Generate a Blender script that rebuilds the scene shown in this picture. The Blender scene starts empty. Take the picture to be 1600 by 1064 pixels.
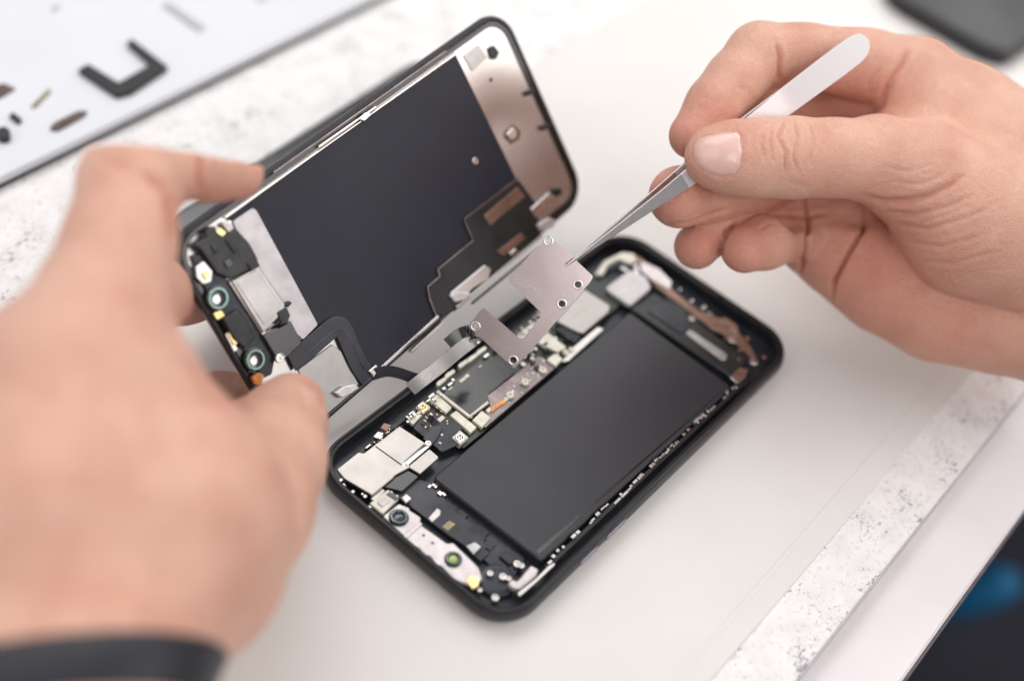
import bpy, bmesh, math, random
import numpy as np
from mathutils import Vector, Matrix
from mathutils.bvhtree import BVHTree
from mathutils.geometry import tessellate_polygon
random.seed(7)
MM = 0.001
# ------------------------------------------------------------------ camera (millimetres, desk top = z 0)
F = 2063.87; CX, CY = 800.0, 532.0
CAM = np.array([-165.248, -152.796, 310.035])
A = np.array([[0.6379606, -0.7530743, 0.1608893],
              [-0.4939990, -0.5604935, -0.6646894],
              [0.5907379, 0.3445665, -0.7295908]])
def ray(px, py): return A.T @ np.array([(px-CX)/F, (py-CY)/F, 1.0])
def at(px, py, z=0.0):
    d = ray(px, py); s = (z-CAM[2])/d[2]; return CAM+s*d
def atd(px, py, depth): return CAM+ray(px, py)*depth
def c2w(v): return v@A+CAM            # camera space (x right, y down, z away) -> world, rows
col = bpy.context.scene.collection

# ------------------------------------------------------------------ object helpers
def tag(o, label=None, cat=None, group=None, kind=None):
    if label: o['label'] = label
    if cat: o['category'] = cat
    if group: o['group'] = group
    if kind: o['kind'] = kind
    return o
def link(o, parent=None):
    col.objects.link(o)
    if parent is not None: o.parent = parent
    return o
def empty(name, M, label=None, cat=None, group=None):
    o = bpy.data.objects.new(name, None); o.empty_display_size = .01
    o.matrix_world = M; link(o); tag(o, label, cat, group); return o
def mesh(name, V, Fc, mat, parent=None, smooth=False, sharp=None):
    me = bpy.data.meshes.new(name)
    me.from_pydata([tuple(float(a)*MM for a in v) for v in V], [], [tuple(f) for f in Fc])
    me.update()
    if smooth:
        me.shade_smooth()
        if sharp: 
            try: me.set_sharp_from_angle(angle=math.radians(sharp))
            except Exception: pass
    me.materials.append(mat)
    o = bpy.data.objects.new(name, me); return link(o, parent)
class Fr:
    def __init__(s, o, X, Y, Z):
        s.o = np.array(o, float); s.R = np.array([X, Y, Z], float)   # rows = axes
    def hit(s, px, py, h):
        d = s.R@ray(px, py); c = s.R@(CAM-s.o); t = (h-c[2])/d[2]; p = c+t*d
        return (p[0], p[1])
    def loc(s, w): return s.R@(np.array(w)-s.o)
    def world(s, l): return s.o+np.array(l)@s.R
    def M(s):
        m = Matrix.Identity(4)
        for i in range(3):
            for j in range(3): m[j][i] = s.R[i][j]
            m[i][3] = s.o[i]*MM
        return m
W = Fr((0, 0, 0), (1, 0, 0), (0, 1, 0), (0, 0, 1))
def frame_at(p, ang=0):
    c, s_ = math.cos(ang), math.sin(ang)
    return Fr(p, (c, s_, 0), (-s_, c, 0), (0, 0, 1))
def area2(P): return sum(P[i][0]*P[(i+1) % len(P)][1]-P[(i+1) % len(P)][0]*P[i][1] for i in range(len(P)))
def ccw(P): return P if area2(P) > 0 else P[::-1]
def rnd(P, r, n=4):
    if r <= 0: return P
    out = []; N = len(P)
    for i in range(N):
        p0, p1, p2 = (np.array(P[(i+k-1) % N], float) for k in range(3))
        a, b = p0-p1, p2-p1; la, lb = np.linalg.norm(a), np.linalg.norm(b)
        if la < 1e-6 or lb < 1e-6: continue
        a /= la; b /= lb
        q = min(r, la*.45, lb*.45)
        s, e = p1+a*q, p1+b*q
        for k in range(n+1):
            t = k/n; out.append(tuple((1-t)**2*s+2*t*(1-t)*p1+t*t*e))
    return out
def inset(P, d):
    N = len(P); out = []
    for i in range(N):
        p0, p1, p2 = (np.array(P[(i+k-1) % N], float) for k in range(3))
        a, b = p1-p0, p2-p1; la, lb = np.linalg.norm(a), np.linalg.norm(b)
        na = np.array([-a[1], a[0]])/max(la, 1e-6); nb = np.array([-b[1], b[0]])/max(lb, 1e-6)
        m = na+nb; l = np.linalg.norm(m)
        if l < 1e-3: m = na; k = 1
        else: m /= l; k = 1/max(.5, m@na)
        out.append(tuple(p1+m*d*k))
    return out
def prism_geo(P, z0, z1, ch=.12):
    P = ccw(P); N = len(P); T = inset(P, ch) if ch else P
    V = [(x, y, z0) for x, y in P]+[(x, y, z1-ch) for x, y in P]
    Fc = [(i, (i+1) % N, N+(i+1) % N, N+i) for i in range(N)]
    k = N
    if ch:
        V += [(x, y, z1) for x, y in T]; k = 2*N
        Fc += [(N+i, N+(i+1) % N, 2*N+(i+1) % N, 2*N+i) for i in range(N)]
    base = [V[i] for i in range(N)]
    for t in tessellate_polygon([[Vector((p[0], p[1], 0)) for p in T]]):
        a, b, c = (T[i] for i in t)
        s = (b[0]-a[0])*(c[1]-a[1])-(c[0]-a[0])*(b[1]-a[1])
        t = t if s > 0 else (t[0], t[2], t[1])
        Fc.append(tuple(k+i for i in t)); Fc.append(tuple(i for i in reversed(t)))
    return V, Fc
def merge(*gs):
    V = []; Fc = []
    for v, f in gs:
        k = len(V); V += list(v); Fc += [tuple(i+k for i in q) for q in f]
    return V, Fc
def prism(fr, name, pts, top, h, mat, parent, r=0.0, ch=.12, local=False, label=None):
    P = pts if local else [fr.hit(x, y, top) for x, y in pts]
    P = rnd(ccw(P), r)
    V, Fc = prism_geo(P, top-h, top, ch)
    o = mesh(name, V, Fc, mat, parent)
    if label: o['label'] = label
    return o
def lathe_geo(c, prof, n=28):
    V = []; Fc = []
    for r, z in prof:
        for i in range(n):
            a = 2*math.pi*i/n; V.append((c[0]+r*math.cos(a), c[1]+r*math.sin(a), z))
    for k in range(len(prof)-1):
        for i in range(n):
            j = (i+1) % n; Fc.append((k*n+i, k*n+j, (k+1)*n+j, (k+1)*n+i))
    return V, Fc
def lathe(fr, name, px, py, prof, mat, parent, z=None, n=28):
    c = fr.hit(px, py, prof[-1][1] if z is None else z)
    V, Fc = lathe_geo(c, prof, n)
    return mesh(name, V, Fc, mat, parent, True, 35)
def box_geo(x0, x1, y0, y1, z0, z1, ch=.08): return prism_geo([(x0, y0), (x1, y0), (x1, y1), (x0, y1)], z0, z1, ch)
def ribbon(fr, name, pts3, width, thick, mat, parent, wdir=(0, 1, 0), tw=None, flat=True):
    # strip of given width along a 3-D path (local mm); wdir = direction of the width at each point
    n = len(pts3); V = []; Fc = []
    for i in range(n):
        p = np.array(pts3[i], float)
        t = np.array(pts3[min(i+1, n-1)], float)-np.array(pts3[max(i-1, 0)], float); t /= np.linalg.norm(t)
        w = np.array(tw[i] if tw else wdir, float); w -= t*(w@t); w /= np.linalg.norm(w)
        nn = np.cross(t, w); wd = width[i] if isinstance(width, (list, tuple)) else width
        for a, b in ((-1, -1), (1, -1), (1, 1), (-1, 1)): V.append(tuple(p+w*a*wd/2+nn*b*thick/2))
    for i in range(n-1):
        for k in range(4): Fc.append((i*4+k, i*4+(k+1) % 4, i*4+4+(k+1) % 4, i*4+4+k))
    Fc += [(3, 2, 1, 0), tuple((n-1)*4+k for k in range(4))]
    return mesh(name, V, Fc, mat, parent, True, 40)
def smooth_path(P, n=6):
    P = [np.array(p, float) for p in P]; out = []
    for i in range(len(P)-1):
        p0, p1, p2, p3 = P[max(i-1, 0)], P[i], P[i+1], P[min(i+2, len(P)-1)]
        for k in range(n):
            t = k/n
            out.append(.5*((2*p1)+(-p0+p2)*t+(2*p0-5*p1+4*p2-p3)*t*t+(-p0+3*p1-3*p2+p3)*t**3))
    out.append(P[-1]); return out

# ------------------------------------------------------------------ materials
def mat(name, colr, rough=.5, metal=0., var=.08, nscale=400, bump=0., bscale=1500, coat=0., spec=.5, rvar=.1, stretch=None, alpha=1., col2=None, emis=None):
    m = bpy.data.materials.new(name); m.use_nodes = True; nt = m.node_tree; N = nt.nodes; L = nt.links
    b = N['Principled BSDF']; tc = N.new('ShaderNodeTexCoord'); mp = N.new('ShaderNodeMapping')
    L.new(tc.outputs['Object'], mp.inputs[0])
    if stretch: mp.inputs['Scale'].default_value = stretch
    nz = N.new('ShaderNodeTexNoise'); nz.inputs['Scale'].default_value = nscale; nz.inputs['Detail'].default_value = 5
    L.new(mp.outputs[0], nz.inputs['Vector'])
    mx = N.new('ShaderNodeMix'); mx.data_type = 'RGBA'
    c2 = col2 if col2 else tuple(min(1, c*(1+var*2)) for c in colr)
    mx.inputs[6].default_value = (*[c*(1-var) for c in colr], 1); mx.inputs[7].default_value = (*c2, 1)
    mr = N.new('ShaderNodeMapRange'); mr.inputs[1].default_value = .35; mr.inputs[2].default_value = .65
    L.new(nz.outputs[0], mr.inputs[0]); L.new(mr.outputs[0], mx.inputs[0]); L.new(mx.outputs[2], b.inputs['Base Color'])
    r2 = N.new('ShaderNodeMapRange'); r2.inputs[1].default_value = .3; r2.inputs[2].default_value = .7
    r2.inputs[3].default_value = max(.02, rough-rvar); r2.inputs[4].default_value = min(1, rough+rvar)
    n2 = N.new('ShaderNodeTexNoise'); n2.inputs['Scale'].default_value = nscale*.4; n2.inputs['Detail'].default_value = 6
    L.new(mp.outputs[0], n2.inputs['Vector']); L.new(n2.outputs[0], r2.inputs[0]); L.new(r2.outputs[0], b.inputs['Roughness'])
    b.inputs['Metallic'].default_value = metal; b.inputs['Coat Weight'].default_value = coat; b.inputs['Coat Roughness'].default_value = .12
    b.inputs['Specular IOR Level'].default_value = spec; b.inputs['Alpha'].default_value = alpha
    if bump:
        n3 = N.new('ShaderNodeTexNoise'); n3.inputs['Scale'].default_value = bscale; n3.inputs['Detail'].default_value = 4
        L.new(mp.outputs[0], n3.inputs['Vector'])
        bp = N.new('ShaderNodeBump'); bp.inputs['Strength'].default_value = bump; bp.inputs['Distance'].default_value = .0002
        L.new(n3.outputs[0], bp.inputs['Height']); L.new(bp.outputs[0], b.inputs['Normal'])
    return m
M = dict(
 shell=mat('black_anodised', (.018, .018, .022), .38, .3, bump=.15, bscale=4000, coat=.15),
 rim=mat('black_gasket', (.012, .012, .014), .32, .1, bump=.5, bscale=900),
 tray=mat('tray_black', (.022, .027, .036), .36, .2, bump=.3, bscale=700),
 plastic=mat('black_plastic', (.014, .015, .017), .4, 0, bump=.2, bscale=1500),
 glossy=mat('black_glossy', (.008, .009, .011), .16, 0, rvar=.02, coat=.3, bump=.1, bscale=500),
 flex=mat('flex_black', (.026, .027, .036), .42, 0, bump=.15, bscale=900),
 battery=mat('battery_wrap', (.023, .023, .029), .46, 0, var=.04, nscale=60, bump=.2, bscale=45, coat=.05, rvar=.05),
 graphite=mat('graphite_sheet', (.016, .017, .027), .50, .05, spec=.35, var=.06, nscale=50, bump=.06, bscale=300, rvar=.05),
 silver=mat('silver_can', (.60, .575, .55), .26, 1., var=.02, bump=.04, bscale=300, rvar=.04),
 foil=mat('silver_foil', (.37, .35, .33), .34, .95, var=.02, bump=.25, bscale=50, rvar=.04),
 plate=mat('steel_plate', (.40, .34, .335), .24, 1., var=.03, nscale=90, bump=.05, bscale=2500, rvar=.06),
 cream=mat('cream_part', (.62, .60, .51), .45, .25, var=.06),
 white=mat('white_plate', (.60, .56, .56), .40, .5, var=.05, bump=.15, bscale=500),
 gold=mat('gold_contact', (.80, .60, .28), .3, .9, var=.15),
 copper=mat('copper_tape', (.25, .155, .115), .42, .7, var=.12, nscale=120, bump=.2, bscale=200),
 mauve=mat('mauve_board', (.20, .165, .165), .30, .8, var=.15, nscale=300, bump=.2, bscale=700),
 green=mat('solder_mask', (.022, .028, .024), .3, .2, var=.2),
 orange=mat('amber_part', (.65, .27, .08), .35, .2, var=.2),
 warm=mat('warm_metal', (.53, .505, .485), .28, .95, var=.03, nscale=18, bump=.15, bscale=120),
 lens=mat('lens_glass', (.01, .03, .045), .05, 0, coat=1.),
 lensg=mat('lens_green', (.32, .42, .10), .15, 0, coat=1.),
 teal=mat('lens_ring', (.16, .26, .24), .18, .5, coat=.6),
 sticker=mat('pale_sticker', (.52, .50, .51), .42, .4, var=.03),
 steel=mat('satin_steel', (.74, .715, .725), .34, .45, var=.005, rvar=.01),
 can=mat('nickel_can', (.38, .37, .36), .34, .95, var=.02, bump=.05, bscale=250, rvar=.04),
 polished=mat('polished_steel', (.74, .71, .70), .22, 1., var=.02, rvar=.03),
 nail=mat('fingernail', (.76, .49, .43), .26, 0, var=.01, nscale=100, coat=.25, rvar=.02),
 band=mat('band_rubber', (.009, .010, .016), .5, 0, bump=.2, bscale=800),
 ledge=mat('white_ledge', (.74, .70, .71), .45, 0, var=.02, nscale=40, bump=.05, bscale=200),
 edgegrey=mat('cut_edge', (.42, .39, .41), .6, 0, var=.08, nscale=150),
 darkedge=mat('dark_edge', (.10, .085, .095), .5, 0, var=.1),
 board=mat('white_tray_sheet', (.66, .675, .715), .4, 0, var=.01, nscale=30),
 button=mat('button_metal', (.30, .27, .33), .3, .7),  # lavender puts the buttons' purple highlight into their base colour
 darkslab=mat('dark_slab', (.016, .015, .019), .45, 0, var=.06, nscale=60),
 mirrorblack=mat('black_glass', (.012, .013, .015), .12, 0, coat=.8, rvar=.03),
 floor=mat('floor_dark', (.012, .013, .022), .7, 0, var=.3, nscale=6),
 blue=mat('blue_plastic', (.004, .14, .30), .6, 0, var=.1),
 brown=mat('brown_part', (.10, .07, .06), .4, .3, var=.2),
 olive=mat('olive_metal', (.30, .26, .16), .4, .6, var=.2),
 greybar=mat('grey_bar', (.45, .46, .45), .4, .5, var=.1),
)
def desk_mat():
    m = bpy.data.materials.new('speckled_laminate'); m.use_nodes = True; nt = m.node_tree; N = nt.nodes; L = nt.links
    b = N['Principled BSDF']; tc = N.new('ShaderNodeTexCoord')
    def noise(s, d, r=.6, dist=0., st=None):
        n = N.new('ShaderNodeTexNoise'); n.inputs['Scale'].default_value = s; n.inputs['Detail'].default_value = d
        n.inputs['Roughness'].default_value = r; n.inputs['Distortion'].default_value = dist
        if st:
            mp = N.new('ShaderNodeMapping'); mp.inputs['Scale'].default_value = st; mp.inputs['Rotation'].default_value = (0, 0, .6)
            L.new(tc.outputs['Object'], mp.inputs[0]); L.new(mp.outputs[0], n.inputs['Vector'])
        else: L.new(tc.outputs['Object'], n.inputs['Vector'])
        return n.outputs[0]
    def mr(x, a, bb, c=0., d=1.):
        n = N.new('ShaderNodeMapRange'); L.new(x, n.inputs[0])
        for i, v in enumerate((a, bb, c, d)): n.inputs[1+i].default_value = v
        return n.outputs[0]
    def math_(op, x, y):
        n = N.new('ShaderNodeMath'); n.operation = op
        for i, v in enumerate((x, y)):
            if hasattr(v, 'type'): L.new(v, n.inputs[i])
            else: n.inputs[i].default_value = v
        return n.outputs[0]
    fl = noise(450, 8, .72, .9, (1, 1.5, 1)); clus = noise(75, 3, .5)
    th = math_('ADD', fl, mr(clus, .3, .7, -.085, .10))
    dark = mr(th, .582, .66)
    fl2 = noise(620, 5, .6, .5); mid = math_('MULTIPLY', mr(fl2, .56, .68), .5)
    cloud = mr(noise(110, 4, .6), .42, .72, 0., .5)
    def mixc(f, c1, c2):
        n = N.new('ShaderNodeMix'); n.data_type = 'RGBA'; L.new(f, n.inputs[0])
        for i, c in ((6, c1), (7, c2)):
            if hasattr(c, 'type'): L.new(c, n.inputs[i])
            else: n.inputs[i].default_value = (*c, 1)
        return n.outputs[2]
    c = mixc(cloud, (.80, .785, .775), (.60, .59, .59))
    c = mixc(mid, c, (.42, .41, .42))
    c = mixc(dark, c, (.31, .305, .32))
    L.new(c, b.inputs['Base Color']); b.inputs['Roughness'].default_value = .42
    return m
M['desk'] = desk_mat()
M['mat'] = mat('frosted_silicone', (.81, .79, .765), .42, 0, var=.015, nscale=25, bump=.08, bscale=150, alpha=.80)
def skin_mat():
    m = bpy.data.materials.new('skin'); m.use_nodes = True; nt = m.node_tree; N = nt.nodes; L = nt.links
    b = N['Principled BSDF']; tc = N.new('ShaderNodeTexCoord')
    at_ = N.new('ShaderNodeAttribute'); at_.attribute_name = 'red'
    def noise(s, d=4, st=None):
        n = N.new('ShaderNodeTexNoise'); n.inputs['Scale'].default_value = s; n.inputs['Detail'].default_value = d
        L.new(tc.outputs['Object'], n.inputs['Vector']); return n.outputs[0]
    def mixc(f, c1, c2):
        n = N.new('ShaderNodeMix'); n.data_type = 'RGBA'; L.new(f, n.inputs[0])
        for i, c in ((6, c1), (7, c2)):
            if hasattr(c, 'type'): L.new(c, n.inputs[i])
            else: n.inputs[i].default_value = (*c, 1)
        return n.outputs[2]
    mr = N.new('ShaderNodeMapRange'); L.new(noise(70, 6), mr.inputs[0]); mr.inputs[1].default_value = .38; mr.inputs[2].default_value = .78
    c = mixc(mr.outputs[0], (.76, .455, .34), (.63, .32, .23))
    c = mixc(at_.outputs['Fac'], c, (.60, .22, .16))  # skin's own redness, plus shade tinted into creases and palm
    n5 = N.new('ShaderNodeMapRange'); L.new(noise(1100, 3), n5.inputs[0]); n5.inputs[1].default_value = .55; n5.inputs[2].default_value = .8; n5.inputs[4].default_value = .25
    c = mixc(n5.outputs[0], c, (.55, .28, .20))
    L.new(c, b.inputs['Base Color'])
    b.inputs['Roughness'].default_value = .46; b.inputs['Specular IOR Level'].default_value = .45
    b.inputs['Subsurface Weight'].default_value = .32; b.inputs['Subsurface Radius'].default_value = (1, .35, .2); b.inputs['Subsurface Scale'].default_value = .0025
    v = N.new('ShaderNodeTexVoronoi'); v.inputs['Scale'].default_value = 1300; v.feature = 'DISTANCE_TO_EDGE'
    mp = N.new('ShaderNodeMapping'); mp.inputs['Scale'].default_value = (1, 1.7, 1); L.new(tc.outputs['Object'], mp.inputs[0]); L.new(mp.outputs[0], v.inputs['Vector'])
    ad = N.new('ShaderNodeMath'); ad.operation = 'ADD'; L.new(v.outputs['Distance'], ad.inputs[0]); L.new(noise(420, 5), ad.inputs[1])
    bp = N.new('ShaderNodeBump'); bp.inputs['Strength'].default_value = .9; bp.inputs['Distance'].default_value = .00045
    L.new(ad.outputs[0], bp.inputs['Height']); L.new(bp.outputs[0], b.inputs['Normal'])
    return m
M['skin'] = skin_mat()

# ------------------------------------------------------------------ the desk
def slab(name, x0, x1, y0, y1, z0, z1, m, parent=None, ch=.3, r=0):
    P = rnd([(x0, y0), (x1, y0), (x1, y1), (x0, y1)], r, 8)
    V, Fc = prism_geo(P, z0, z1, ch); return mesh(name, V, Fc, m, parent)
desk = empty('desk', Matrix.Identity(4), 'speckled white laminate desk with a lower white front ledge, everything stands on it', 'desk')
slab('worktop', -700, 1500, -139, 1300, -6, 0, M['desk'], desk, .4)
slab('laminate_edge', -700, 1500, -139.6, -139.02, -6, -.5, M['edgegrey'], desk, 0)
slab('front_ledge', -700, 1500, -161, 1300, -26, -6.01, M['ledge'], desk, .8)
slab('ledge_edging', -700, 1500, -162, -161.01, -26, -7.2, M['darkedge'], desk, .2)
fl = slab('floor', -6000, 6000, -6000, 6000, -760, -740, M['floor']); tag(fl, kind='structure')
# frosted mat under the phone
mt = slab('work_mat', -220, 620, -122, 84, .01, .7, M['mat'], None, .25, 6)
tag(mt, 'large frosted white silicone work mat lying under the opened phone', 'mat')
mt.location.z = 0
mb = slab('raised_border', -214, 614, -115.9, -114.6, .68, .80, M['mat'], mt, .1)
# unidentified blue thing far below the desk edge
bp_ = atd(1524, 925, 900)
V, Fc = lathe_geo((0, 0), [(0.5, -32), (9, -30), (13, -22), (15, 0), (13, 22), (9, 30), (.5, 32)], 40)
o = mesh('blue_round_object', V, Fc, M['blue'], None, True); o.location = Vector(bp_)*MM; o.rotation_euler = (.5, .3, 0)
tag(o, 'blurred blue rounded object in the dark below the desk edge', 'object')

# white parts tray upper left with the loose parts on it
tr = empty('parts_tray', Matrix.Identity(4), 'flat white sheet tray with black underside, holding loose phone parts', 'tray')
slab('tray_sheet', -260, 520, 150.5, 520, 2.2, 5.0, M['board'], tr, .3, 4)
slab('tray_backing', -259.5, 519.5, 150.9, 519.5, .02, 2.19, M['darkslab'], tr, 0, 4)
def loose(name, label, cat, pts, h, m, r=.4, group=None):
    P = [at(x, y, 5.0+h)[:2] for x, y in pts]; c = np.mean(P, 0)
    P = rnd(ccw([tuple(p-c) for p in P]), r); V, Fc = prism_geo(P, 0, h, .15)
    o = mesh(name, V, Fc, m); o.location = (c[0]*MM, c[1]*MM, 5.02*MM); tag(o, label, cat, group); return o
loose('bracket', 'black U-shaped bracket lying on the white tray', 'bracket',
      [(122, 108), (138, 100), (185, 129), (236, 100), (198, 66), (206, 61), (262, 104), (205, 142), (182, 148)], 2.2, M['plastic'])
loose('metal_strip', 'thin grey strip near the top of the white tray', 'strip', [(252, 8), (264, 4), (322, 42), (312, 50)], .6, M['greybar'])
loose('metal_strip', 'narrow gold-coloured strip on the white tray, left of the black U bracket', 'strip', [(48, 166), (76, 138), (80, 142), (54, 168)], .8, M['olive'])
loose('metal_bar', 'brown bar with pointed end below the black U bracket on the tray', 'bar', [(78, 200), (84, 192), (122, 173), (136, 173), (130, 180), (90, 202)], 1.2, M['brown'])
loose('chip', 'tiny black square chip on the white tray', 'chip', [(14, 180), (20, 175), (34, 186), (28, 191)], 1.5, M['plastic'])
loose('rubber_cap', 'small black lump at the left border of the tray', 'cap', [(-4, 200), (8, 197), (16, 204), (14, 214), (2, 216), (-8, 209)], 2.5, M['plastic'], .8)
loose('flex_piece', 'dark brown piece of flex at the left border of the tray', 'flex piece', [(-12, 135), (6, 130), (24, 138), (0, 152), (-14, 156)], .8, M['brown'])
loose('foil_scrap', 'faint pale foil scrap near the top left corner of the tray', 'scrap', [(78, 14), (90, 6), (96, 12), (84, 20)], .3, M['sticker'])
loose('foil_scrap', 'faint pale foil scrap at the top border of the tray', 'scrap', [(398, -6), (416, -8), (418, 2), (402, 3)], .3, M['sticker'])

# dark slab top right and glossy black panel behind the held display
P = [at(*p, 9)[:2] for p in [(1385, -30), (1405, -6), (1545, 74), (1580, 82), (1640, 40), (1760, -90), (1500, -190)]]
c = np.mean(P, 0); V, Fc = prism_geo(rnd(ccw([tuple(p-c) for p in P]), 9, 8), 0, 8.9, 1.2)
o = mesh('phone_case', V, Fc, M['darkslab']); o.location = (c[0]*MM, c[1]*MM, .01*MM)
tag(o, 'dark grey rounded case lying on the desk behind the right wrist', 'phone case')
fr = frame_at((0, 0, 0), math.radians(4.5)); 
P = [fr.R@np.array([x, y, 0]) for x, y in [(0, 0)]]
a0 = at(240, 345, 7); a1 = at(655, 82, 7); ux = (a1-a0)/np.linalg.norm(a1-a0); uy = np.array([-ux[1], ux[0], 0])
ln = np.linalg.norm(a1-a0); base = (a0+a1)/2-uy*32
frs = Fr((base[0], base[1], .75), ux, uy, (0, 0, 1))
sp = empty('spare_phone', frs.M(), 'glossy black phone lying on the mat behind the raised display panel', 'phone')
P = [(-ln/2, -31), (ln/2, -31), (ln/2, 31), (-ln/2, 31)]
prism(frs, 'body', P, 5.4, 5.4, M['shell'], sp, 9, .9, True)
prism(frs, 'glass', [(x*.97, y*.94) for x, y in P], 5.9, .45, M['mirrorblack'], sp, 8, .3, True)

# ------------------------------------------------------------------ phone housing
LX, LY = 150.9, 75.7
fb = Fr((LX/2, -LY/2, .72), (1, 0, 0), (0, 1, 0), (0, 0, 1))
ph = empty('opened_phone', fb.M(), 'opened black smartphone housing with battery and circuit board exposed, lying on the mat', 'phone')
def rrect(w, h, r, n=10):
    out = []
    for cx_, cy_, a0 in ((w/2-r, h/2-r, 0), (-w/2+r, h/2-r, 90), (-w/2+r, -h/2+r, 180), (w/2-r, -h/2+r, 270)):
        for k in range(n+1):
            a = math.radians(a0+90*k/n); out.append((cx_+r*math.cos(a), cy_+r*math.sin(a)))
    return out
def loft(name, prof, m, parent, w=LX, h=LY, r=13.0, closed=False, cap=False, n=12):
    V = []; Fc = []
    for ins, z in prof:
        for x, y in rrect(w-2*ins, h-2*ins, max(.5, r-ins), n): V.append((x, y, z))
    k = 4*(n+1)
    m_ = len(prof)
    for j in range(m_-1 if not closed else m_):
        for i in range(k):
            a, b = j*k+i, j*k+(i+1) % k; c, d = ((j+1) % m_)*k+(i+1) % k, ((j+1) % m_)*k+i
            Fc.append((a, b, c, d))
    if cap: Fc.append(tuple((m_-1)*k+i for i in range(k)))
    return mesh(name, V, Fc, m, parent, True, 50)
prof = [(6, 0), (3.0, 0)]+[(3.0*(1-math.cos(t)), 4.0+4.0*math.sin(t)) for t in [math.radians(a) for a in (-75, -60, -40, -20, 0, 20, 40)]]
prof += [(.95, 6.95), (1.15, 7.1), (1.5, 7.1), (1.62, 6.9), (1.66, 6.3)]
loft('frame', prof, M['shell'], ph)
loft('gasket_ledge', [(1.64, 6.4), (1.9, 6.45), (2.1, 6.3), (2.5, 6.25), (2.6, 6.1), (2.65, 1.6)], M['rim'], ph)
prism(fb, 'tray', rrect(LX-5, LY-5, 10.5), 1.7, 1.2, M['tray'], ph, 0, 0, True)
def b(name, pts, top, h, m, r=.5, ch=.15, **k):
    if r < 1.3: r *= .7
    return prism(fb, name, pts, top, h, M[m], ph, r, ch, **k)
# battery
bat = b('battery', [(676, 746), (984, 487), (1143, 604), (846, 876)], 5.6, 3.9, 'battery', 1.6, .45)
prism(fb, 'edge_seam', [(1128, 612), (1134, 606), (842, 866), (838, 860)], 5.64, .03, M['glossy'], bat, .1, 0)
# screws / studs
def screw(px, py, z, r=1.15, m='silver', base=None, h=1.2):
    c = fb.hit(px, py, z)
    if base: b('screw_base', [(px-base*1.2, py), (px, py-base), (px+base*1.2, py), (px, py+base)], z-.3, h+1, 'cream', .5)
    g = [lathe_geo(c, [(r, z-h), (r, z-.15), (r*.9, z), (r*.62, z), (r*.55, z-.3), (.01, z-.3)], 20)]
    for a in (0, 1):
        s_ = r*.5; t = r*.13
        g.append(box_geo(c[0]-(s_ if a else t), c[0]+(s_ if a else t), c[1]-(t if a else s_), c[1]+(t if a else s_), z-.32, z-.16, 0))
    V, Fc = merge(*g); return mesh('screw', V, Fc, M[m], ph, True, 30)
def stud(px, py, z, r=1.0, m='cream', h=1.0):
    return lathe(fb, 'stud', px, py, [(r, z-h), (r, z-.15), (r*.85, z), (r*.35, z), (r*.3, z-.5), (.01, z-.5)], M[m], ph, z, 18)
def scatter(name, quad, n, z, m, s=(.5, 1.6), hh=(.3, .9), seed=1, margin=.05):
    # small surface parts spread over one board area, one mesh
    rg = random.Random(seed); Q = [np.array(fb.hit(x, y, z)) for x, y in quad]; g = []
    for _ in range(n):
        u, v = rg.uniform(margin, 1-margin), rg.uniform(margin, 1-margin)
        p = (1-u)*(1-v)*Q[0]+u*(1-v)*Q[1]+u*v*Q[2]+(1-u)*v*Q[3]
        a, c_ = rg.uniform(*s)/2, rg.uniform(*s)/2
        g.append(box_geo(p[0]-a, p[0]+a, p[1]-c_, p[1]+c_, z-.1, z+rg.uniform(*hh), .07))
    V, Fc = merge(*g); return mesh(name, V, Fc, M[m], ph)
for q in ((703, 584), (724, 568), (738, 559), (690, 596), (752, 548)): b('capsule', [(q[0]-9, q[1]+4), (q[0]-6, q[1]-1), (q[0]+6, q[1]-8), (q[0]+9, q[1]-4), (q[0]-5, q[1]+7)], 5.4, 1.4, 'cream', .6)
# board under the upper-left components
b('logic_board', [(628, 652), (700, 600), (880, 455), (940, 430), (975, 470), (760, 672), (725, 700)], 3.6, .8, 'green', .5)
# big folded shield at the near corner
sh = b('shield', [(526, 733), (560, 706), (568, 708), (624, 665), (667, 693), (640, 722), (641, 729), (618, 741), (614, 746), (581, 773), (537, 747)], 5.9, .8, 'foil', .7, .2)
fl2 = prism(fb, 'shield_flap', [(586, 696), (624, 667), (664, 693), (632, 720), (628, 726)], 6.25, .5, M['foil'], sh, .5, .12)
for v_ in fl2.data.vertices: v_.co.z += (v_.co.x-fl2.data.vertices[0].co.x)*.035
prism(fb, 'fold', [(585, 695), (592, 691), (636, 724), (630, 729)], 6.02, .15, M['silver'], sh, .3, .1)
b('shield_tab', [(637, 729), (671, 701), (686, 714), (656, 740)], 5.6, .8, 'foil', .8)
b('shield_rim', [(632, 722), (672, 691), (675, 694), (636, 727)], 6.2, .7, 'silver', .2)
screw(669, 692, 6.5, .95)
b('black_pad', [(594, 759), (635, 733), (654, 744), (628, 767)], 4.9, 1.6, 'glossy', .8)
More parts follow.
